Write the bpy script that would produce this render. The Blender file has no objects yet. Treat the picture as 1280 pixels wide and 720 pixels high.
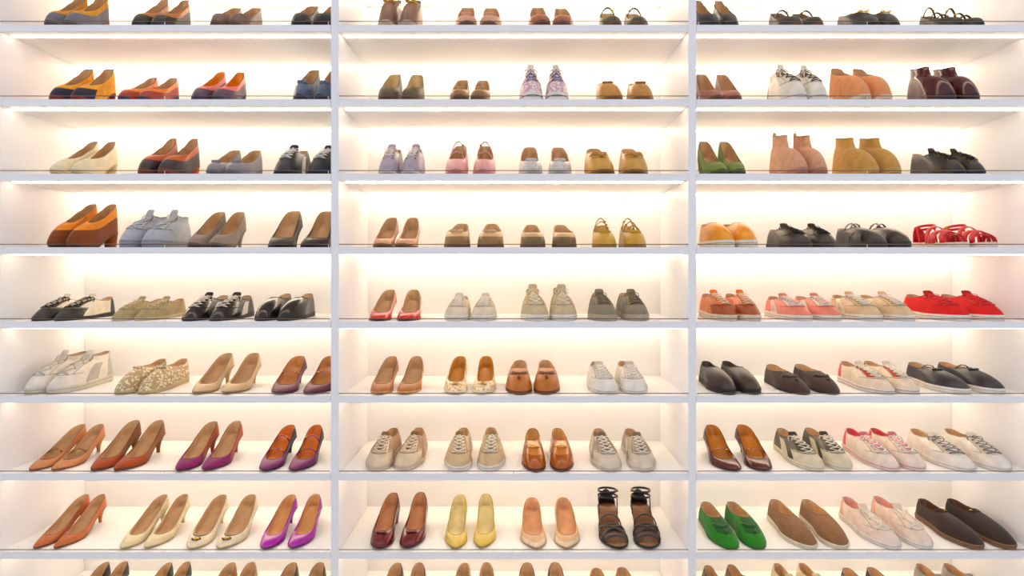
import bpy, math, random, bmesh
import numpy as np
from mathutils import Vector
random.seed(7)
PX=0.0025; D=1.8; VX=645; VY=340; ZC=1.42
sc=bpy.context.scene
def wx(px): return (px-VX)*PX
def wz(py): return ZC+(VY-py)*PX
sc.view_settings.view_transform='Standard'
sc.view_settings.look='None'
sc.view_settings.exposure=0.0

# ---------------------------------------------------------------- materials
def lin(h):
    h=h.lstrip('#'); o=[]
    for i in (0,2,4):
        c=int(h[i:i+2],16)/255
        o.append(c/12.92 if c<=0.04045 else ((c+0.055)/1.055)**2.4)
    g=.3*o[0]+.59*o[1]+.11*o[2]
    o=[min(1,max(0.002,(g+(x-g)*1.18)*(.94 if g>.12 else .85))) for x in o]
    return (o[0],o[1],o[2],1)
MC={}
KR={'leather':.38,'suede':.92,'patent':.14,'canvas':.85,'rubber':.55,'metal':.25,'pattern':.45,'glitter':.35,'stripe':.6}
def mat(hexc,kind='leather',hex2=None):
    key=(hexc,kind,hex2)
    if key in MC: return MC[key]
    m=bpy.data.materials.new(kind+'_'+hexc); m.use_nodes=True
    nt=m.node_tree; b=nt.nodes['Principled BSDF']; c=lin(hexc)
    b.inputs['Roughness'].default_value=KR[kind]
    tc=nt.nodes.new('ShaderNodeTexCoord')
    no=nt.nodes.new('ShaderNodeTexNoise'); no.inputs['Scale'].default_value=35 if kind!='suede' else 60
    no.inputs['Detail'].default_value=4
    nt.links.new(tc.outputs['Object'],no.inputs['Vector'])
    mix=nt.nodes.new('ShaderNodeMix'); mix.data_type='RGBA'
    if kind in('pattern','stripe','glitter'):
        c2=lin(hex2 or 'f5ead8')
        if kind=='stripe':
            v=nt.nodes.new('ShaderNodeTexWave'); v.inputs['Scale'].default_value=28; v.inputs['Distortion'].default_value=2
            v.bands_direction='DIAGONAL'; out=v.outputs['Fac']
        else:
            v=nt.nodes.new('ShaderNodeTexVoronoi'); v.inputs['Scale'].default_value=110 if kind=='pattern' else 300; out=v.outputs['Distance']
        nt.links.new(tc.outputs['Object'],v.inputs['Vector'])
        r=nt.nodes.new('ShaderNodeValToRGB'); r.color_ramp.elements[0].position=.38; r.color_ramp.elements[1].position=.52
        nt.links.new(out,r.inputs['Fac'])
        nt.links.new(r.outputs['Color'],mix.inputs['Factor'])
        mix.inputs['A'].default_value=c; mix.inputs['B'].default_value=c2
    else:
        nt.links.new(no.outputs['Fac'],mix.inputs['Factor'])
        mix.inputs['A'].default_value=tuple(x*.66 for x in c[:3])+(1,)
        mix.inputs['B'].default_value=tuple(min(1,x*1.2) for x in c[:3])+(1,)
    nt.links.new(mix.outputs['Result'],b.inputs['Base Color'])
    if kind=='metal': b.inputs['Metallic'].default_value=1
    if kind=='suede' : b.inputs['Sheen Weight'].default_value=.15
    bp=nt.nodes.new('ShaderNodeBump'); bp.inputs['Strength'].default_value=.15 if kind!='canvas' else .3
    bp.inputs['Distance'].default_value=.002
    n2=nt.nodes.new('ShaderNodeTexNoise'); n2.inputs['Scale'].default_value=260
    nt.links.new(tc.outputs['Object'],n2.inputs['Vector'])
    nt.links.new(n2.outputs['Fac'],bp.inputs['Height']); nt.links.new(bp.outputs['Normal'],b.inputs['Normal'])
    MC[key]=m; return m
def simple(name,col,rough,emis=None,es=0,metal=0,noise=.03):
    m=bpy.data.materials.new(name); m.use_nodes=True; nt=m.node_tree; b=nt.nodes['Principled BSDF']
    b.inputs['Roughness'].default_value=rough; b.inputs['Metallic'].default_value=metal
    tc=nt.nodes.new('ShaderNodeTexCoord'); no=nt.nodes.new('ShaderNodeTexNoise'); no.inputs['Scale'].default_value=4
    nt.links.new(tc.outputs['Object'],no.inputs['Vector'])
    mix=nt.nodes.new('ShaderNodeMix'); mix.data_type='RGBA'
    nt.links.new(no.outputs['Fac'],mix.inputs['Factor'])
    mix.inputs['A'].default_value=tuple(x*(1-noise) for x in col)+(1,); mix.inputs['B'].default_value=tuple(min(1,x*(1+noise)) for x in col)+(1,)
    nt.links.new(mix.outputs['Result'],b.inputs['Base Color'])
    if emis:
        b.inputs['Emission Color'].default_value=emis+(1,); b.inputs['Emission Strength'].default_value=es
    return m

# ---------------------------------------------------------------- mesh helper
NT=48
class MB:
    def __init__(s): s.v=[]; s.f=[]; s.m=[]; s.mats=[]
    def mi(s,m):
        if m not in s.mats: s.mats.append(m)
        return s.mats.index(m)
    def add(s,verts): 
        i=len(s.v); s.v.extend([tuple(p) for p in verts]); return i
    def face(s,idx,m): s.f.append(tuple(idx)); s.m.append(s.mi(m))
    def cap(s,b,n,m,rev):
        if n==NT:   # cross strips so curved insoles / soles stay smooth
            s.face([b,b+1,b+n-1],m)
            for j in range(1,n//2-1):
                s.face([b+j,b+j+1,b+n-j-1,b+n-j],m)
            s.face([b+n//2-1,b+n//2,b+n//2+1],m)
        else:
            L=[b+j for j in range(n)]
            s.face(L[::-1] if rev else L,m)
    def rings(s,rings,m,cap0=False,cap1=False,mfun=None):
        n=len(rings[0]); base=[s.add(r) for r in rings]
        for k in range(len(rings)-1):
            for j in range(n):
                j2=(j+1)%n
                mm=mfun(k,j) if mfun else m
                s.face((base[k]+j,base[k]+j2,base[k+1]+j2,base[k+1]+j),mm)
        if cap0: s.cap(base[0],n,m,True)
        if cap1: s.cap(base[-1],n,m,False)
    def sweep(s,pts,ra,rb,side,m,closed=False,n=6,taper=None):
        pts=[Vector(p) for p in pts]; side=Vector(side); N=len(pts); R=[]
        for i in range(N):
            a=pts[(i-1)%N] if closed else pts[max(0,i-1)]
            b=pts[(i+1)%N] if closed else pts[min(N-1,i+1)]
            t=(b-a); t=t.normalized() if t.length>1e-9 else Vector((1,0,0))
            sd=side-t*side.dot(t)
            if sd.length<1e-3: sd=Vector((0.3,1,0.2))-t*Vector((0.3,1,0.2)).dot(t)
            sd.normalize(); nn=t.cross(sd)
            q=taper[i] if taper else 1
            R.append([pts[i]+sd*ra*q*math.cos(2*math.pi*k/n)+nn*rb*q*math.sin(2*math.pi*k/n) for k in range(n)])
        if closed: R.append(R[0]); s.rings(R,m)
        else: s.rings(R,m,True,True)
    def ell(s,c,r,m,n=10,k=6):
        R=[]
        for i in range(1,k):
            a=math.pi*i/k
            R.append([(c[0]+r[0]*math.sin(a)*math.cos(2*math.pi*j/n),c[1]+r[1]*math.sin(a)*math.sin(2*math.pi*j/n),c[2]-r[2]*math.cos(a)) for j in range(n)])
        s.rings(R,m,True,True)

def smo(a,b,x):
    t=min(1,max(0,(x-a)/(b-a))); return t*t*(3-2*t)
def sint(pts,x):
    if x<=pts[0][0]: return pts[0][1]
    for (a,va),(b,vb) in zip(pts,pts[1:]):
        if x<=b: 
            t=(x-a)/(b-a); t=t*t*(3-2*t)*.6+t*.4
            return va+(vb-va)*t
    return pts[-1][1]

TY={
'pump': dict(L=.222,W=.074,H=.07,th=.004,pl=.003,u0=.02,u1=.74,ow=.90,z=(.05,.030,.026,.024),toe=.35,k=.7,heel='stiletto'),
'block':dict(L=.225,W=.076,H=.055,th=.005,pl=.003,u0=.02,u1=.70,ow=.88,z=(.052,.034,.030,.030),toe=.7,k=.75,heel='block'),
'flat': dict(L=.235,W=.078,H=.004,th=.007,pl=0,u0=.02,u1=.72,ow=.90,z=(.048,.034,.030,.028),toe=.75,k=.75,heel='flat'),
'pflat':dict(L=.24,W=.076,H=.006,th=.007,pl=0,u0=.02,u1=.68,ow=.88,z=(.052,.038,.034,.034),toe=.4,k=.7,heel='flat'),
'loafer':dict(L=.25,W=.086,H=.006,th=.012,pl=0,u0=.02,u1=.50,ow=.80,z=(.058,.046,.048,.056),toe=.85,k=.62,heel='flat'),
'slip': dict(L=.26,W=.090,H=.003,th=.022,pl=0,u0=.02,u1=.47,ow=.76,z=(.060,.048,.050,.060),toe=.95,k=.62,heel='flat'),
'sneaker':dict(L=.265,W=.089,H=.004,th=.023,pl=0,u0=.025,u1=.44,ow=.66,z=(.066,.054,.058,.070),toe=.9,k=.60,heel='flat',lace=6),
'oxford':dict(L=.265,W=.086,H=.006,th=.013,pl=0,u0=.025,u1=.44,ow=.66,z=(.062,.048,.052,.064),toe=.75,k=.58,heel='flat',lace=5),
'high': dict(L=.265,W=.088,H=.004,th=.023,pl=0,u0=.025,u1=.47,ow=.66,z=(.068,.062,.066,.070),toe=.9,k=.60,heel='flat',lace=5,top=.105),
'boot': dict(L=.25,W=.084,H=.03,th=.008,pl=.004,u0=.02,u1=.50,ow=.66,z=(.065,.062,.064,.066),toe=.7,k=.58,heel='block',top=.125),
'bootie':dict(L=.235,W=.078,H=.05,th=.005,pl=.003,u0=.02,u1=.56,ow=.78,z=(.07,.045,.042,.045),toe=.55,k=.62,heel='block'),
'sandal':dict(L=.24,W=.078,H=.008,th=.010,pl=0,toe=.85,heel='flat',straps=((.80,.03),(.66,.045),(.5,.06)),ankle=1),
'hsandal':dict(L=.225,W=.076,H=.07,th=.006,pl=.004,toe=.8,heel='stiletto',straps=((.86,.024),(.76,.034),(.64,.046),(.5,.056)),ankle=2),
}
class Shoe:
    def __init__(s,P): s.P=P
    def hw(s,u):
        P=s.P
        b=sint([(0,.70),(.2,.74),(.4,.76),(.68,1.0),(1,.92)],u)
        e=1.0
        if u<.14: e*=math.sqrt(max(0,1-(1-u/.14)**2))
        r=P['toe']; ut=.62
        if u>ut:
            v=(u-ut)/(1-ut)
            e*=max(0,1-v**(1.5+1.6*r))**(.95-.5*r)
        return P['W']/2*b*e
    def xc(s,u): return s.P['W']*(.10*smo(.45,1,u)-.03*math.sin(math.pi*u))
    def zs(s,u):
        P=s.P
        spring=.006*smo(.75,1,u) if P['heel'] in('stiletto','block') else 0
        return P['H']*(1-smo(.10,.66,u))+P['th']+P['pl']+spring
    def zb(s,u):
        P=s.P
        if P['heel'] in('flat','wedge'): return 0.0
        return s.zs(u)-P['th']-P['pl']*smo(.4,.6,u)
    def O(s,t,f=1.0):
        u=.5-.5*math.cos(t); sg=1 if math.sin(t)>=0 else -1
        return (s.xc(u)*1+sg*s.hw(u)*f, (1-u)*s.P['L']-(u-.5)*(f-1)*s.P['L']*.35, s.zs(u),u)
    def rim(s,t,stage=1):
        P=s.P; tau=.5-.5*math.cos(t); sn=math.sin(t); sg=1 if sn>=0 else -1
        if stage==1: u0,u1,ow=P['u0'],P['u1'],P['ow']
        else: u0,u1,ow=P['u0']+.01,P.get('u2',P['u1']-.07),P['ow']*.98
        u=u0+(u1-u0)*tau
        wmax=s.P['W']/2*sint([(0,.70),(.2,.74),(.4,.78),(.68,.98),(1,.8)],u)
        x=s.xc(u)+sg*wmax*ow*abs(sn)**.72
        z0,z1,z2,z3=P['z']
        h=sint([(0,z0),(.35,z1),(.7,z2),(1,z3)],tau)
        if stage==2: h=P['top']+.006*math.cos(t)**2-.004
        return (x,(1-u)*P['L'],s.zs(u)+h,u)
    def surf(s,t,q):
        if q<=1:
            o=s.O(t); r=s.rim(t); k=s.P['k']
            a=k*(1-math.cos(q*math.pi/2))+(1-k)*q; b=k*math.sin(q*math.pi/2)+(1-k)*q
            return (o[0]+(r[0]-o[0])*a,o[1]+(r[1]-o[1])*a,o[2]+(r[2]-o[2])*b)
        m=s.rim(t); r=s.rim(t,2); w=q-1
        a=w*w*.35+w*.65 ; 
        return (m[0]+(r[0]-m[0])*a,m[1]+(r[1]-m[1])*(1-(1-w)**1.8),m[2]+(r[2]-m[2])*w)

def build_shoe(P,M):
    mb=MB(); S=Shoe(P); T=[2*math.pi*j/NT for j in range(NT)]
    fl=P.get('fl',1.04 if P['th']>.015 else 1.01)
    heel=P['heel']
    def ring(fn): return [fn(t) for t in T]
    def so(f,mode,dz=0):
        def g(t):
            o=S.O(t,f); z=S.zb(o[3]) if mode=='b' else o[2]
            return (o[0],o[1],z+dz)
        return g
    R=[ring(so(fl*.96,'b')),ring(so(fl,'b',.0015)),ring(so(fl,'t',-.0015 if P['th']>.006 else 0)),ring(so(fl*.98,'t',.0005))]
    mb.rings(R,M['S'],True,False)
    if 'straps' in P:
        R=[ring(so(fl*.98,'t',.0005)),ring(so(.93,'t',.002))]
        mb.rings(R,M['I'],False,True)
    else:
        nq=9; qs=[i/nq for i in range(nq+1)]
        if 'top' in P: qs+=[1+i/5 for i in range(1,6)]
        R=[ring(lambda t,q=q:S.surf(t,q)) for q in qs]
        bm=P.get('bm','').split()
        def mf(k,j):
            t=T[j]+math.pi/NT; q=qs[k]+.05; dt=abs(t-math.pi); u=.5-.5*math.cos(t)
            if 'toe' in bm and dt<1.05 and q<.42: return M['B']
            if 'bigtoe' in bm and u>.62: return M['B']
            if 'low' in bm and q<.40: return M['B']
            if 'back' in bm and u<.22: return M['B']
            if 'half' in bm and u<.6: return M['B']
            if 'eye' in bm and dt<.62 and q>.42: return M['B']
            if 'side' in bm and .35<u<.6 and q<.8: return M['B']
            if 'trim' in bm and q>.88: return M['B']
            if 'top' in bm and q>1.0: return M['B']
            return M['A']
        mb.rings(R,M['A'],mfun=mf)
        st=2 if 'top' in P else 1
        cen=(sum(S.rim(t,st)[0] for t in T)/NT,sum(S.rim(t,st)[1] for t in T)/NT)
        def inn(f,mode):
            def g(t):
                r=S.rim(t,st); x=cen[0]+(r[0]-cen[0])*f; y=cen[1]+(r[1]-cen[1])*(f*.4+.6 if f>.9 else f)
                return (x,y,r[2]+mode) if mode is not None else (x,y,S.zs(r[3])+.004)
            return g
        R=[ring(lambda t:S.rim(t,st)[:3]),ring(inn(.975,.0012)),ring(inn(.94,-.001)),ring(inn(.90,-.012)),ring(inn(.88,None))]
        mb.rings(R,M['I'],False,True)
        mb.sweep([S.rim(t,st)[:3] for t in T],.0014,.0014,(0,0,1),M['Q'],closed=True,n=5)
        if P.get('seam',P['th']>.01) and 'lace' in P:
            for q in(.40,):
                mb.sweep([Vector(S.surf(math.pi-1.05+2.1*i/12,q))+Vector((0,-.0003,.0006)) for i in range(13)],.0011,.0011,(0,1,0),M['Q'],n=5)
            for sg in(-1,1):
                mb.sweep([Vector(S.surf(math.pi+sg*.66,.4+.6*i/6))+Vector((0,-.0003,.0006)) for i in range(7)],.0011,.0011,(0,1,0),M['Q'],n=5)
    if heel in('stiletto','block'):
        L,W=P['L'],P['W']; R=[]
        r1=P.get('hr',.0055 if heel=='stiletto' else .019)
        for i in range(8):
            w=i/7; g=(1-w)**(2.2 if heel=='stiletto' else 1.0)
            rx=r1+(W*.335-r1)*g; ry=r1+(L*.105-r1)*g
            cy=L*(1-.115)+ (L*.03*(1-g) if heel=='stiletto' else L*.01*(1-g))
            rg=[]
            for j in range(16):
                a=2*math.pi*j/16; x=rx*math.cos(a); y=cy+ry*math.sin(a); u=1-y/L
                ztop=S.zb(max(0,u))+.001
                rg.append((x,y,ztop*(1-w)))
            R.append(rg)
        mb.rings(R,M['H'],True,True)
    # laces + tongue
    if 'lace' in P:
        top=2 if 'top' in P else 1
        n=P['lace']; qa=.40; qb=.97 if top==1 else 1.75
        n=n if top==1 else n+2
        qsn=[qa+(qb-qa)*i/(n-1) for i in range(n)]
        dl=.44
        def pt(sg,q,up=.003):
            d=dl if q<1 else dl*1.1
            p=S.surf(math.pi+sg*d,q); return Vector((p[0],p[1]-.001,p[2]+up))
        a=[Vector(S.surf(math.pi,q))+Vector((0,-.0015,.001)) for q in (.5,.7,.85,1.0)]
        if top==2: a+= [Vector(S.surf(math.pi,q))+Vector((0,-.0015,.001)) for q in(1.35,1.7,2.0)]
        e=a[-1]; a+= [e+Vector((0,.006,.008)),e+Vector((0,.011,.015)),e+Vector((0,.013,.019))]
        mb.sweep(a,.0150,.003,(1,0,0),M['T'],n=10,taper=[.6,.8,.9,1]+[1]*(len(a)-6)+[.95,.7])
        lw=.0023
        for i,q in enumerate(qsn):
            for sg in(-1,1):
                if i<n-1:
                    p0=pt(sg,q); p1=pt(-sg,qsn[i+1]); mid=(p0+p1)/2
                    c=Vector(S.surf(math.pi,(q+qsn[i+1])/2)); mid.z=max(mid.z,c.z+.005); mid.y=min(mid.y,c.y-.002)
                    mb.sweep([p0,p0.lerp(mid,.5)+Vector((0,0,.0015)),mid,mid.lerp(p1,.5)+Vector((0,0,.0015)),p1],lw,.0013,(0,1,.5),M['L'],n=5)
            if i==0:
                mb.sweep([pt(-1,q),(pt(-1,q)+pt(1,q))/2+Vector((0,0,.004)),pt(1,q)],lw,.0013,(0,1,.5),M['L'],n=5)
        kt=(pt(1,qb)+pt(-1,qb))/2+Vector((0,-.004,.005))
        mb.ell(kt,(.005,.004,.004),M['L'],8,5)
        for sg in(-1,1):
            lp=[kt+Vector((sg*.026*math.sin(a)*.9,-.012*(1-math.cos(a))*.5,-.004+.006*math.sin(2*a)-.006*(1-math.cos(a)))) for a in [math.pi*i/8 for i in range(9)]]
            mb.sweep(lp,.0018,.0013,(0,1,.4),M['L'],n=5)
            mb.sweep([kt,kt+Vector((sg*.012,-.010,-.006)),kt+Vector((sg*.018,-.020,-.016))],.0015,.0013,(0,1,.4),M['L'],n=5)
        for i,q in enumerate(qsn):
            for sg in(-1,1): mb.ell(pt(sg,q,.001),(.003,.003,.002),M['X'],6,4)
    def band(u,h,w=.006,m=None,th=.0018):
        x0=S.xc(u); hw=S.hw(u)*1.0; y=(1-u)*P['L']; z=S.zs(u)
        pts=[]
        for i in range(13):
            a=math.pi*i/12
            pts.append((x0-hw*math.cos(a),y+.012*math.sin(a),z+.001+h*math.sin(a)**.75))
        mb.sweep(pts,w,th,(0,1,.3),m or M['A'],n=6)
    for (u,h) in P.get('straps',()): band(u,h,P.get('sw',.0065))
    if P.get('cross'):
        for sg in(-1,1):
            pts=[]
            for i in range(11):
                a=math.pi*i/10; u=.82-.28*i/10
                if sg<0: u=.54+.28*i/10
                pts.append((S.xc(u)-S.hw(u)*math.cos(a),(1-u)*P['L'],S.zs(u)+.001+(.03+.025*(0.82-u)/.28)*math.sin(a)**.75))
            mb.sweep(pts,P.get('sw',.006),.0018,(0,1,.3),M['B'],n=6)
    if P.get('ankle'):
        for r in range(P['ankle']):
            u=.17; z=S.zs(u)+.055+.024*r; pts=[]
            for i in range(20):
                a=2*math.pi*i/20
                pts.append((P['W']*.36*math.cos(a)+S.xc(u),P['L']*(1-.20)+P['L']*.155*math.sin(a),z+.006*math.cos(a+1.57)))
            mb.sweep(pts,.0050,.0015,(0,0,1),M['A'],closed=True,n=5)
            mb.ell((P['W']*.37,P['L']*.78,z),(.003,.007,.007),M['X'],8,5)
        if 'straps' in P:
            pts=[]
            for hh in (0,.33,.66,1):
                rg=[]
                for i in range(9):
                    a=-1.25+2.5*i/8
                    rg.append((math.sin(a)*P['W']*.35,P['L']*(.86)+math.cos(a)*P['L']*.13,S.zs(.05)+(.05*math.cos(a)**2+.012)*hh))
                pts.append(rg)
            out=[r+[(x*.94,y-.002,z) for (x,y,z) in r[::-1]] for r in pts]
            mb.rings(out,M['A'],True,True)
            for sg in(-1,1):
                mb.sweep([(sg*P['W']*.35,P['L']*.72,S.zs(.3)),(sg*P['W']*.36,P['L']*.79,S.zs(.2)+.055)],.005,.0016,(0,1,0),M['A'],n=5)
    if P.get('mj'):
        for (u,h) in P['mj']:
            best=min(T,key=lambda t:abs(S.rim(t)[3]-u) if math.sin(t)>=0 else 9)
            r=S.rim(best); r2=S.rim(2*math.pi-best)
            pts=[Vector(r[:3]).lerp(Vector(r2[:3]),i/10)+Vector((0,-.002,-.004+h*math.sin(math.pi*i/10)**.7)) for i in range(11)]
            mb.sweep(pts,.006,.0017,(0,1,0),M['B'],n=6)
            mb.ell(tuple(pts[2]+Vector((0,-.001,.001))),(.005,.007,.003),M['X'],8,5)
    if P.get('bow'):
        t=S.surf(math.pi,.90); c=Vector(t)+Vector((0,-.004,.001))
        for sg in(-1,1):
            mb.ell(tuple(c+Vector((sg*.009,0,.001))),(.010,.005,.0042),M['D'],10,6)
            mb.sweep([c,c+Vector((sg*.006,-.010,-.004)),c+Vector((sg*.009,-.016,-.009))],.003,.0015,(1,0,0),M['D'],n=5)
        mb.ell(tuple(c+Vector((0,-.002,.001))),(.003,.005,.004),M['D'],8,5)
    if P.get('tassel') or P.get('bit'):
        q=.68
        pts=[Vector(S.surf(math.pi+.75*(i/8*2-1),q))+Vector((0,-.001,.002)) for i in range(9)]
        mb.sweep(pts,.008 if not P.get('bit') else .002,.0016,(0,1,.7),M['D'] if not P.get('bit') else M['X'],n=6)
        if P.get('tassel'):
            for sg in(-1,1):
                c=Vector(S.surf(math.pi+sg*.12,.6))+Vector((0,-.004,.004))
                mb.sweep([c,c+Vector((sg*.004,-.010,-.004)),c+Vector((sg*.006,-.018,-.009))],.004,.0025,(1,0,0),M['D'],n=6,taper=[.5,.8,1.1])
        else:
            for sg in(-1,1):
                c=Vector(S.surf(math.pi+sg*.3,q))+Vector((0,-.002,.004))
                mb.sweep([c+Vector((.007*math.cos(a),0.007*math.sin(a),0)) for a in [i*math.pi/5 for i in range(10)]],.0015,.0015,(0,0,1),M['X'],closed=True,n=5)
    if P.get('orn'):
        c=Vector(S.surf(math.pi,.72))+Vector((0,-.002,.004))
        mb.ell(tuple(c),(.010,.009,.004),M['X'],10,5)
        for i in range(6):
            a=i*math.pi/3; mb.ell(tuple(c+Vector((.011*math.cos(a),.009*math.sin(a)*.8,-.001))),(.004,.004,.003),M['D'],6,4)
    if P.get('loop'):
        r=S.rim(0,2 if 'top' in P else 1); c=Vector(r[:3])
        mb.sweep([c+Vector((0,.001,-.02)),c+Vector((0,.004,0)),c+Vector((0,.002,.008)),c+Vector((0,-.004,.002)),c+Vector((0,-.004,-.01))],.006,.0015,(1,0,0),M['B'],n=5)
    if P.get('stripes'):
        for sg in(-1,1):
            for i in range(3):
                tt=math.acos(max(-1,min(1,1-2*(.42+.07*i))))
                t0=tt if sg>0 else 2*math.pi-tt; t1=t0+sg*.12
                pts=[Vector(S.surf(t0+(t1-t0)*w,.1+.75*w))+Vector((sg*.001,-.0005,.0008)) for w in(0,.25,.5,.75,1)]
                mb.sweep(pts,.004,.0012,(0,1,0),M['B'],n=5)
    if P['th']>.015 and P.get('pipe',True):
        pts=[]
        for t in T[::1]:
            o=S.O(t,fl*1.004); pts.append((o[0],o[1],o[2]*.62))
        mb.sweep(pts,.0012,.0012,(0,0,1),M['P'],closed=True,n=4)
    return mb

ROWY=[31,124,217,309,402,495,592,690,786,884]
YSC=[.74,.76,.82,.88,.94,.97,1,1,1]
BAYS=[(0,413),(424,860),(871,1296)]
placed=[]
def proj(v):
    k=D/(D+v[:,1]); return VX+v[:,0]*k/PX, VY-(v[:,2])*k/PX
def shoe_pair(row,x0,x1,yt,name,typ,A,**o):
    P=dict(TY[typ])
    kind=o.pop('kind','leather')
    if row<=2 and P['heel']=='flat' and P['th']<.015 and typ!='sandal':
        P.update(H=.028,heel='block',th=.006,hr=.024)
    def mk(v,k): 
        if isinstance(v,tuple): return mat(*v)
        return mat(v,k)
    M={}
    Bc=o.pop('B',A)
    M['A']=mk(A,kind); M['B']=mk(Bc,kind)
    M['S']=mk(o.pop('S','f0e8dc' if P['th']>.015 else '6b4a35'),'rubber')
    M['I']=mk(o.pop('I','c9a27c'),'leather')
    M['H']=mk(o.pop('Hc',A),kind); M['L']=mk(o.pop('Lc','f3eee6'),'canvas')
    M['T']=mk(o.pop('Tc',A),kind)
    M['X']=mk(o.pop('X',('c9a55a','metal')),'metal'); M['D']=mk(o.pop('Dc',A),kind)
    M['P']=mk(o.pop('Pc','b9ada0'),'rubber')
    qa=A if isinstance(A,str) else A[0]
    M['Q']=mat(''.join('%02x'%int(int(qa[i:i+2],16)*.74) for i in(0,2,4)),'leather')
    rot=o.pop('rot',0)
    P.update(o)
    mb=build_shoe(P,M)
    V=np.array(mb.v); V[:,1]*=YSC[row]; LL=P['L']*YSC[row]
    front=.006+random.random()*.008
    rj=[random.uniform(-2,2),random.uniform(-2,2),random.uniform(0,.006)]
    def inst(side,sx,sz,cx,spacing):
        v=V.copy(); v[:,0]*=-side*sx; v[:,2]*=sz
        a=math.radians(rot+side*(1.5+rj[0 if side<0 else 1]))
        yc=LL/2
        x=v[:,0].copy(); y=v[:,1]-yc
        v[:,0]=x*math.cos(a)-y*math.sin(a); v[:,1]=x*math.sin(a)+y*math.cos(a)+yc
        v[:,1]+= front-v[:,1].min()+(rj[2] if side>0 else 0)
        v[:,0]+= cx+side*spacing/2
        return v
    base=(VY-ROWY[row])*PX+.0006
    cx=wx((x0+x1)/2)*1.07; sx=1.0; sz=1.0; spc=P['W']*1.15
    zmax=1.25 if 'sandal' in typ else (1.8 if row<=2 else 1.5)
    for it in range(22):
        a=inst(-1,sx,sz,cx,spc); b=inst(1,sx,sz,cx,spc)
        v=np.vstack([a,b]); v[:,2]+=base
        X,Y=proj(v)
        e=((x0+x1)/2-(X.min()+X.max())/2)
        cx+=e*PX*1.06
        dw=(x1-x0)-(X.max()-X.min())
        spc+=dw*PX*.6; lo=P['W']*sx*1.06; hi=P['W']*sx*1.28
        if spc<lo: spc=lo; sx=max(.84,sx*.985)
        if spc>hi: spc=hi; sx=min(1.16,sx*1.012)
        h=ROWY[row]-yt; hc=max(8,ROWY[row]-Y.min())
        sz=min(zmax,max(.72,sz*(1+.6*((h/hc)-1))))
    placed.append(dict(row=row,name=name,mb=mb,a=a,b=b,base=base,lo=min(a[:,0].min(),b[:,0].min()),hi=max(a[:,0].max(),b[:,0].max()),bay=0 if x0<400 else (1 if x0<850 else 2)))
sp=shoe_pair
W_='f1ebe2'; BK='1d1a1c'
# ---- row 0
sp(0,55,137,-6,'suede_flat_shoes','bootie','d2953e',B='77757c',bm='low',S='5a5458',kind='suede')
sp(0,165,238,0,'two_tone_ankle_shoes','bootie','bd7a46',B=BK,bm='low',S=BK,Hc=BK)
sp(0,265,326,10,'ballet_flats','pflat','7d5f56',B='b88a50',bm='trim')
sp(0,363,428,8,'black_leather_flats','pflat','2a282c',S='15151a')
sp(0,472,529,-2,'brown_loafers','loafer','8d6654',S='c9b4a0',W=.078,bit=1)
sp(0,568,628,10,'ballet_flats','flat','dba48a',B='8a6a5a',bm='trim',bow=1)
sp(0,660,718,10,'ballet_flats','flat','d48262',B='a85e44',bm='low')
sp(0,748,812,9,'olive_slingback_flats','pflat','80793a',B='3a3220',bm='low',mj=((.3,.025),))
sp(0,866,923,1,'navy_court_shoes','bootie','2f2c36',S=BK)
sp(0,960,1031,12,'black_strap_flats','pflat','24211f',mj=((.4,.022),),I='7a5a48')
sp(0,1050,1121,12,'black_loafers','loafer','2c2a2e',S=BK,bit=1)
sp(0,1148,1231,9,'black_strappy_flats','pflat','1f1c1c',S=BK,I='8a6a50',mj=((.55,.018),(.38,.022),(.2,.03)))
# ---- row 1
sp(1,61,145,86,'two_tone_suede_booties','bootie','f0aa18',B='2e2a3c',bm='toe',kind='suede',S='8a2a22',Hc='7a2a22')
sp(1,147,224,97,'two_tone_flats','bootie','ee8434',B='a8382c',bm='low',S='3a2f48',Hc='3a2f48')
sp(1,240,307,90,'colour_block_flats','bootie','ec8078',B='5a4058',bm='low',I='e8903a',S='3b3550',Hc='3b3550')
sp(1,366,428,88,'slate_blue_flats','pflat','5b6880',S='2d3340',bow=1)
sp(1,472,531,93,'olive_cap_toe_flats','flat','5e5238',B='d8c39c',bm='trim',I='d9bd8e')
sp(1,562,613,100,'tan_ballet_flats','flat','c59a68',B='8f6a44',bm='toe',bow=1)
sp(1,648,712,81,'white_canvas_sneakers','high',('eadfda','pattern','c8a4b0'),S=W_,Tc='e4dcd6',Pc='5a6488',Lc='6a7094',top=.085)
sp(1,744,818,101,'brown_strappy_moccasins','loafer','bb8446',S='8a5a30',I='d6a464',bow=1,Dc='9a6a34')
sp(1,868,928,93,'rose_pumps','block','b27464',S='7a4a3c')
sp(1,958,1034,81,'white_lace_up_sneakers','high','e6e0d4',B='7d7468',bm='back',Lc='3a3430',S=W_,top=.085)
sp(1,1036,1116,85,'salmon_suede_booties','bootie','e09c70',kind='suede',S='e8cdb4',H=.03,Hc='c4713e',z=(.08,.06,.06,.065),u1=.5,toe=.8)
sp(1,1133,1225,83,'burgundy_ankle_boots','boot','4a1a20',S='2a1416',Hc='2a1416',H=.018,top=.085,kind='patent')
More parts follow.
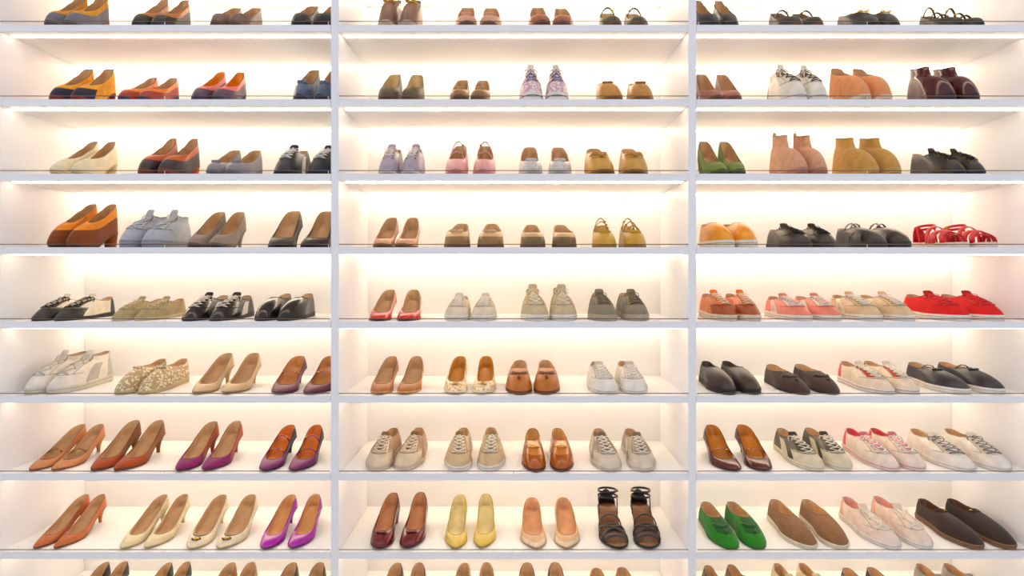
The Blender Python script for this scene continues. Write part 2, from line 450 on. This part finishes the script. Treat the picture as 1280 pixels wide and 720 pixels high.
# ---- row 2
sp(2,65,144,177,'cream_booties','bootie','f0e2c2',S='d8c49c',Hc='d8c49c')
sp(2,172,250,173,'rust_court_shoes','bootie','bd6038',B='3a2430',bm='low',H=.035,S='7a3a22')
sp(2,260,326,188,'grey_bow_flats','flat','8f8a92',bow=1,B='b9b4ba',bm='trim',S='77727a')
sp(2,343,430,181,'black_lace_up_brogues','oxford','20222e',B='e8e4e0',bm='side',S=BK,Lc='e8e4e0')
sp(2,472,532,180,'grey_lace_up_shoes','oxford','aaa0ac',S='d8ccc8',Lc='e6dcd8',L=.24,W=.078)
sp(2,556,620,176,'blush_strap_flats','pflat','e6aeaa',mj=((.32,.03),(.5,.02)),B='e4aaa8',S='c98a84')
sp(2,648,715,184,'silver_ballet_flats','flat',('e2deda','glitter','bab4b0'),S='c9c2bc',bow=1)
sp(2,730,811,186,'woven_tan_flats','loafer','c99a56',B='a87838',bm='trim eye',S='8a5f34',tassel=1,Dc='a87838')
sp(2,874,930,177,'olive_green_pumps','block','83924f',S='4f5a30',kind='suede')
sp(2,962,1034,166,'blush_ankle_boots','boot','d0a184',kind='suede',S='b98470',H=.022,top=.095,loop=1)
sp(2,1040,1127,172,'mustard_ankle_boots','boot','c0985c',kind='suede',S='caa36a',H=.022,top=.09)
sp(2,1140,1230,185,'black_lace_up_oxfords','oxford','26211f',S=BK,Lc='15120f')
# ---- row 3
sp(3,62,144,255,'amber_ankle_boots','bootie','e38f1a',B='8a4a22',bm='low',kind='suede',S='6a3a1e',Hc='8a4a22',z=(.085,.065,.06,.06),H=.04)
sp(3,157,232,262,'grey_lace_up_booties','high','aeb2bc',S='8c8f98',Lc='c4c6cc',kind='suede',top=.085)
sp(3,234,308,265,'taupe_pumps','pump','958478',S='5f5048',toe=.55,H=.055,kind='suede',u1=.66,z=(.055,.04,.034,.032))
sp(3,332,422,264,'black_pumps','pump','3a2a28',S=BK,toe=.6,B='5a4038',bm='trim')
sp(3,466,525,272,'blush_pumps','pump','d9a482',S='8a5a3c',toe=.65,H=.055)
sp(3,555,630,277,'two_tone_ballet_flats','flat','d8b48a',B='8a6a42',bm='toe',bow=1)
sp(3,650,721,281,'two_tone_ballet_flats','flat','cfa878',B='6f5a38',bm='toe')
sp(3,740,808,272,'gold_strappy_flats','pflat','c9a050',S='8a6a34',I='dcb878',mj=((.5,.022),(.34,.03),(.18,.035)),bow=1,B='b98e44')
sp(3,873,947,278,'orange_slip_ons','slip','efa03a',B='f4ead8',bm='back',S='f4ead8')
sp(3,957,1047,279,'black_sneakers','sneaker','2b2422',S='3a302c',Lc='1a1614',Pc=BK,Tc='1a1614')
sp(3,1043,1140,279,'black_strap_trainers','slip','2a2322',S='3a2e2a',B='2a2322',mj=((.3,.03),(.42,.02)),cross=1,Pc=BK)
sp(3,1139,1248,280,'red_strappy_sandals','sandal','d23238',S='ecdcd4',I='ecc8bc',cross=1,B='d84248',th=.016,sw=.011)
# ---- row 4
sp(4,45,138,367,'black_and_white_brogues','oxford','eadfcc',B='2a2624',bm='toe eye back',S='2a2624',Lc='2a2624')
sp(4,145,227,371,'khaki_lace_up_shoes','oxford','ab9a74',S='c9b894',Lc='d8c9a8',kind='suede')
sp(4,227,318,365,'black_and_white_oxfords','oxford','211d1e',B='e8e0d4',bm='side',S=BK,Lc='e8e0d4',kind='patent')
sp(4,318,394,367,'black_leather_loafers','loafer','1c1719',S=BK,kind='patent')
sp(4,461,527,362,'red_and_pink_pumps','pump','e39a84',B='cf2a34',bm='bigtoe',toe=.65,H=.06,S='b52a30',kind='patent')
sp(4,555,622,366,'cream_sneakers','sneaker','e0d4c0',S=W_,kind='canvas')
sp(4,650,722,355,'beige_high_top_sneakers','high','c9ba9c',S=W_,kind='canvas',Lc='efe6d6',top=.09)
sp(4,734,812,361,'olive_grey_sneakers','sneaker','8a806c',S='b4a890',kind='suede',Lc='6e6552')
sp(4,873,952,362,'orange_sneakers','sneaker','e2803a',B='a34e22',bm='toe',S='f0dcc4',Lc='f0dcc4')
sp(4,955,1053,367,'coral_trainers','sneaker','e48876',B='f3e2d6',bm='eye side',S=W_,stripes=1)
sp(4,1035,1145,364,'beige_trainers','sneaker','d6bc98',B='ede0c8',bm='side',S=W_,stripes=1)
sp(4,1127,1257,363,'red_sneakers','sneaker','d81c24',S='f6ece4',Lc='ee5058',kind='canvas',Tc='b01820')
# ---- row 5
sp(5,38,133,437,'white_trainers','high','e8e2d8',B='b9b4aa',bm='back side',S='ddd5c6',Lc='cfc8bc',top=.085)
sp(5,143,237,448,'snakeskin_loafers','loafer',('e6d8bc','pattern','b09a78'),S='c9b48c',bow=1)
sp(5,240,327,441,'beige_pumps','pump','d6ba94',S='a3835c',toe=.4)
sp(5,338,425,445,'maroon_strap_pumps','pump','74304a',B='a04a60',S='3a1a26',toe=.5,mj=((.45,.02),),I='c98a5a')
sp(5,463,530,445,'tan_leather_pumps','pump','b0703f',S='d9a878',toe=.6,H=.055)
sp(5,555,620,445,'gold_peep_toe_pumps','block',('d2a66a','pattern','f0e0c4'),S='f0e2cc',toe=.8,orn=1,I='c98a4a')
sp(5,632,700,450,'brown_tassel_loafers','loafer','b06a34',S='6b3a1c',tassel=1,Dc='7a421e')
sp(5,733,810,453,'white_canvas_sneakers','sneaker','e9e4de',S=W_,kind='canvas',Tc='d6cfc6')
sp(5,873,952,451,'dark_brown_slip_ons','slip','33231f',S='2a1d1a',Pc=BK,I='4a332a')
sp(5,955,1050,455,'brown_suede_loafers','loafer','4a342b',S='2d1f1a',kind='suede',tassel=1,Dc='35241d')
sp(5,1046,1150,453,'white_and_tan_sneakers','sneaker','ead8c2',B='c05040',bm='back eye',S=W_,Pc='b04a3a')
sp(5,1131,1258,455,'navy_and_white_sneakers','slip','23202a',S=W_,mj=((.36,.02),),B='23202a',bow=1,th=.026)
# ---- row 6
sp(6,36,132,530,'tan_strap_pumps','pump','cd8f66',B='8a4326',S='9a5c3c',toe=.5,mj=((.5,.016),),bm='trim')
sp(6,113,207,525,'rust_suede_pumps','pump','8c5a3a',B='a8501e',bm='bigtoe',S='6e3a20',toe=.5,kind='suede')
sp(6,219,304,526,'plum_and_tan_pumps','pump','a8583a',B='8e2a66',bm='bigtoe',S='5e2038',toe=.55,kind='suede')
sp(6,324,405,531,'purple_strappy_heels','pump','3a1c2c',B='7e1f66',bm='bigtoe',S='2a1420',I='d87a44',toe=.6,mj=((.35,.03),(.52,.02)))
sp(6,457,535,536,'brown_lace_up_sneakers','sneaker','b08a68',B='dfccb2',bm='toe eye',S='dccab2',Lc='f0e2d0',Tc='8a6a4c')
sp(6,555,632,534,'beige_sneakers','sneaker','cdb491',B='a3865e',bm='back side',S=W_,Lc='f6eee2',Tc='9a8260')
sp(6,652,717,535,'tan_leather_oxfords','loafer','a85c2a',B='c98650',bm='eye',S='5a2e16',kind='patent',I='d8a870',W=.078,bit=1)
sp(6,736,820,538,'grey_sneakers','sneaker','a39886',B='d6ccba',bm='toe side',S='e0d6c6',Lc='f2ebe0',Tc='7a705f')
sp(6,874,970,534,'brown_peep_pumps','pump','5e2420',B='8a3a30',S='3a1814',I='c07a3a',toe=.75,mj=((.5,.02),),kind='patent')
sp(6,966,1066,535,'olive_two_tone_sneakers','sneaker','4a4232',B='d8ceb4',bm='side toe',S='e8dfc8',Lc='f0e8d8',Tc='3a3428')
sp(6,1052,1158,536,'pink_and_white_sneakers','sneaker','ecdccf',B='d8505a',bm='back',S='f0dcd2',Pc='d86a6a',I='d8505a',Tc='d8808a')
sp(6,1132,1266,538,'white_leather_sneakers','sneaker','ebe4da',B='c8c2ba',bm='eye',S=W_,Lc='8f8a84')
# ---- row 7
sp(7,42,133,622,'rust_leather_pumps','pump','bd6e48',S='8a4628',toe=.45)
sp(7,150,238,628,'cream_pumps','pump','e8d8b4',S='c9b084',toe=.45)
sp(7,233,323,625,'cream_embellished_pumps','pump','ecdfc4',B='2a2320',bm='trim',S='cdb68c',orn=1,Dc='2a2320',toe=.6)
sp(7,325,403,625,'magenta_pumps','pump','ab34a4',S='6a1c66',toe=.6,I='d8a070',kind='patent')
sp(7,463,535,615,'burgundy_bow_pumps','block','6e1424',S='4a0e18',bow=1,toe=.8,kind='patent',I='c9906a')
sp(7,556,620,627,'yellow_gold_pumps','pump','dfc270',S='b8964a',toe=.45,I='ecd9a4')
sp(7,650,725,635,'nude_two_tone_pumps','pump','ddb48c',B='ead8bc',bm='toe',S='c0946a',toe=.4,H=.055,I='e0a880')
sp(7,745,828,608,'black_gladiator_heels','hsandal','231c1c',S=BK,I='8a5c40',cross=1,B='231c1c')
sp(7,873,958,631,'green_suede_loafers','loafer','33822c',B='1f5a20',bm='eye',S='3a6a28',kind='suede',tassel=1,Dc='1f5a20')
sp(7,958,1062,624,'taupe_slip_ons','loafer','8c6648',S='ece0cc',kind='suede',th=.018,Pc='c9b49a')
sp(7,1048,1167,626,'white_slip_on_sneakers','sneaker','ead8cc',B='e0b4a4',bm='back',S=W_,kind='canvas',I='e0a898',lace=3)
sp(7,1143,1272,625,'dark_brown_slip_ons','slip','33241c',S='8a6a50',kind='suede',Pc='3a2a20',I='5a3a28',mj=((.4,.018),),B='241812')
# ---- row 8 (only tops visible)
for x0,x1,n,t,c in [(75,160,'black_pumps','pump','2a2220'),(160,240,'dark_green_pumps','pump','2a3a2c'),(245,322,'tan_pumps','pump','a87a50'),(330,408,'dark_olive_pumps','pump','3a3a28'),
    (470,533,'brown_pumps','pump','7a4a34'),(560,622,'ivory_pumps','pump','e8dcc0'),(645,712,'maroon_pumps','pump','5e1a26'),(735,805,'tan_loafers','loafer','c08a54'),
    (876,956,'brown_oxfords','oxford','6a4a38'),(962,1056,'beige_sneakers','sneaker','d8c6a8'),(1050,1150,'black_loafers','loafer','26201f'),(1140,1262,'grey_sneakers','sneaker','9a948c')]:
    sp(8,x0,x1,709,n,t,c)

# resolve overlaps
for row in range(9):
    for bay in range(3):
        L=sorted([p for p in placed if p['row']==row and p['bay']==bay],key=lambda p:p['lo']+p['hi'])
        bl,bh=wx(BAYS[bay][0])+.006,wx(BAYS[bay][1])-.006
        def sh(p,d): p['a'][:,0]+=d; p['b'][:,0]+=d; p['lo']+=d; p['hi']+=d
        for it in range(30):
            if L and L[0]['lo']<bl: sh(L[0],bl-L[0]['lo'])
            if L and L[-1]['hi']>bh: sh(L[-1],bh-L[-1]['hi'])
            for p,q in zip(L,L[1:]):
                g=p['hi']+.004-q['lo']
                if g>0: sh(p,-g/2); sh(q,g/2)
for p in placed:
    mb=p['mb']; n=len(mb.v)
    a=p['a'].copy(); b=p['b'].copy(); a[:,2]+=-a[:,2].min(); b[:,2]+=-b[:,2].min()
    cx=(p['lo']+p['hi'])/2
    va=np.vstack([a,b]); va[:,0]-=cx
    fa=[f for f in mb.f]
    fb=[tuple(i+n for i in f[::-1]) for f in mb.f]
    me=bpy.data.meshes.new(p['name']); me.from_pydata([tuple(x) for x in va],[],fa+fb)
    for m in mb.mats: me.materials.append(m)
    me.polygons.foreach_set('material_index',mb.m+mb.m)
    me.polygons.foreach_set('use_smooth',[len(f)<12 for f in fa+fb])
    me.update()
    ob=bpy.data.objects.new(p['name'],me); ob.location=(cx,0,ZC+p['base']); sc.collection.objects.link(ob)
    bm=bmesh.new(); bm.from_mesh(me); bmesh.ops.recalc_face_normals(bm,faces=bm.faces); bm.to_mesh(me); bm.free()

# ---------------------------------------------------------------- room + furniture
white=simple('white_lacquer',(.88,.87,.89),.38)
cream=simple('interior_white_laminate',(.93,.91,.885),.45)
railm=simple('bronze_rail',(.16,.11,.08),.3,metal=.8)
ledm=simple('led_diffuser',(1,.9,.75),.5,emis=(1.0,.81,.60),es=16)
fillm=simple('led_diffuser_soft',(1,.9,.75),.5,emis=(1.0,.81,.60),es=8)  # softer glow for the added front fill strips
wallm=simple('wall_paint',(.75,.74,.72),.8)
floorm=simple('pale_floor',(.6,.57,.53),.4)
def box(name,x0,x1,y0,y1,z0,z1,m,parent=None,bev=.0015):
    me=bpy.data.meshes.new(name)
    v=[(x,y,z) for x in(x0,x1) for y in(y0,y1) for z in(z0,z1)]
    f=[(0,1,3,2),(4,6,7,5),(0,4,5,1),(2,3,7,6),(0,2,6,4),(1,5,7,3)]
    me.from_pydata(v,[],f); me.materials.append(m); me.update()
    o=bpy.data.objects.new(name,me); sc.collection.objects.link(o)
    if bev:
        b=o.modifiers.new('bevel','BEVEL'); b.width=bev; b.segments=2
    if parent: o.parent=parent
    return o
unit=bpy.data.objects.new('shoe_display_shelving',None); sc.collection.objects.link(unit)
DEP=.352; TH=.021
ztop=wz(-63); zbot=0.0
for i,(a,b) in enumerate([(-11,0),(413.5,423.5),(860.5,870.5),(1296,1307)]):
    box('upright_panel_%d'%(i+1),wx(a),wx(b),0,DEP,zbot,ztop+.03,white,unit)
box('back_panel',wx(-11),wx(1307),DEP,DEP+.018,zbot,ztop+.03,cream,unit,0)
k=0
for r,y in enumerate([-63]+ROWY[:10]):
    zt=wz(y)
    for bi,(a,b) in enumerate([(0,413.5),(423.5,860.5),(870.5,1296)]):
        k+=1
        X0,X1=wx(a)+.0003,wx(b)-.0003
        if zt<TH: continue
        box('shelf_%d'%k,X0,X1,.002,DEP-.0003,zt-TH,zt,cream,unit)
        box('shelf_edge_%d'%k,X0,X1,-.001,.0019,zt-TH,zt-.0003,white,unit,0)
        if zt-TH>.1:
            box('led_strip_%d'%k,X0+.01,X1-.01,DEP-.045,DEP-.033,zt-TH-.005,zt-TH-.0002,ledm,unit,0)
            box('led_strip_front_%d'%k,X0+.01,X1-.01,.030,.040,zt-TH-.004,zt-TH-.0002,fillm,unit,0)  # added fill strip, brightens front interior and shoe fronts
        if r>0:
            mb=MB(); 
            mb.sweep([(X0+.001,-.0035,zt+.009),(X1-.001,-.0035,zt+.009)],.0013,.0013,(0,0,1),railm,n=8)
            for xx in (X0+.006,(X0+X1)/2,X1-.006):
                mb.sweep([(xx,-.0035,zt-.008),(xx,-.0035,zt+.009)],.0009,.0009,(1,0,0),white,n=6)
            me=bpy.data.meshes.new('rail'); me.from_pydata(mb.v,[],mb.f)
            for m in mb.mats: me.materials.append(m)
            me.polygons.foreach_set('material_index',mb.m)
            o=bpy.data.objects.new('rail_%d'%k,me); sc.collection.objects.link(o); o.parent=unit
box('floor',-4,4,-4,DEP+.018,-.05,0,floorm,None,0)
box('wall_back',-4,4,DEP+.019,DEP+.12,0,2.7,wallm,None,0)

# ---------------------------------------------------------------- light, world, camera
w=bpy.data.worlds.new('World'); sc.world=w; w.use_nodes=True
bg=w.node_tree.nodes['Background']; bg.inputs['Color'].default_value=(.88,.91,1.0,1); bg.inputs['Strength'].default_value=.9
cam=bpy.data.cameras.new('camera'); co=bpy.data.objects.new('camera',cam); sc.collection.objects.link(co)
co.location=(0,-D,ZC); co.rotation_euler=(math.pi/2,0,0)
cam.sensor_width=36; cam.lens=36*(D/PX)/1280
cam.shift_x=-5/1280; cam.shift_y=-20/1280
sc.camera=co
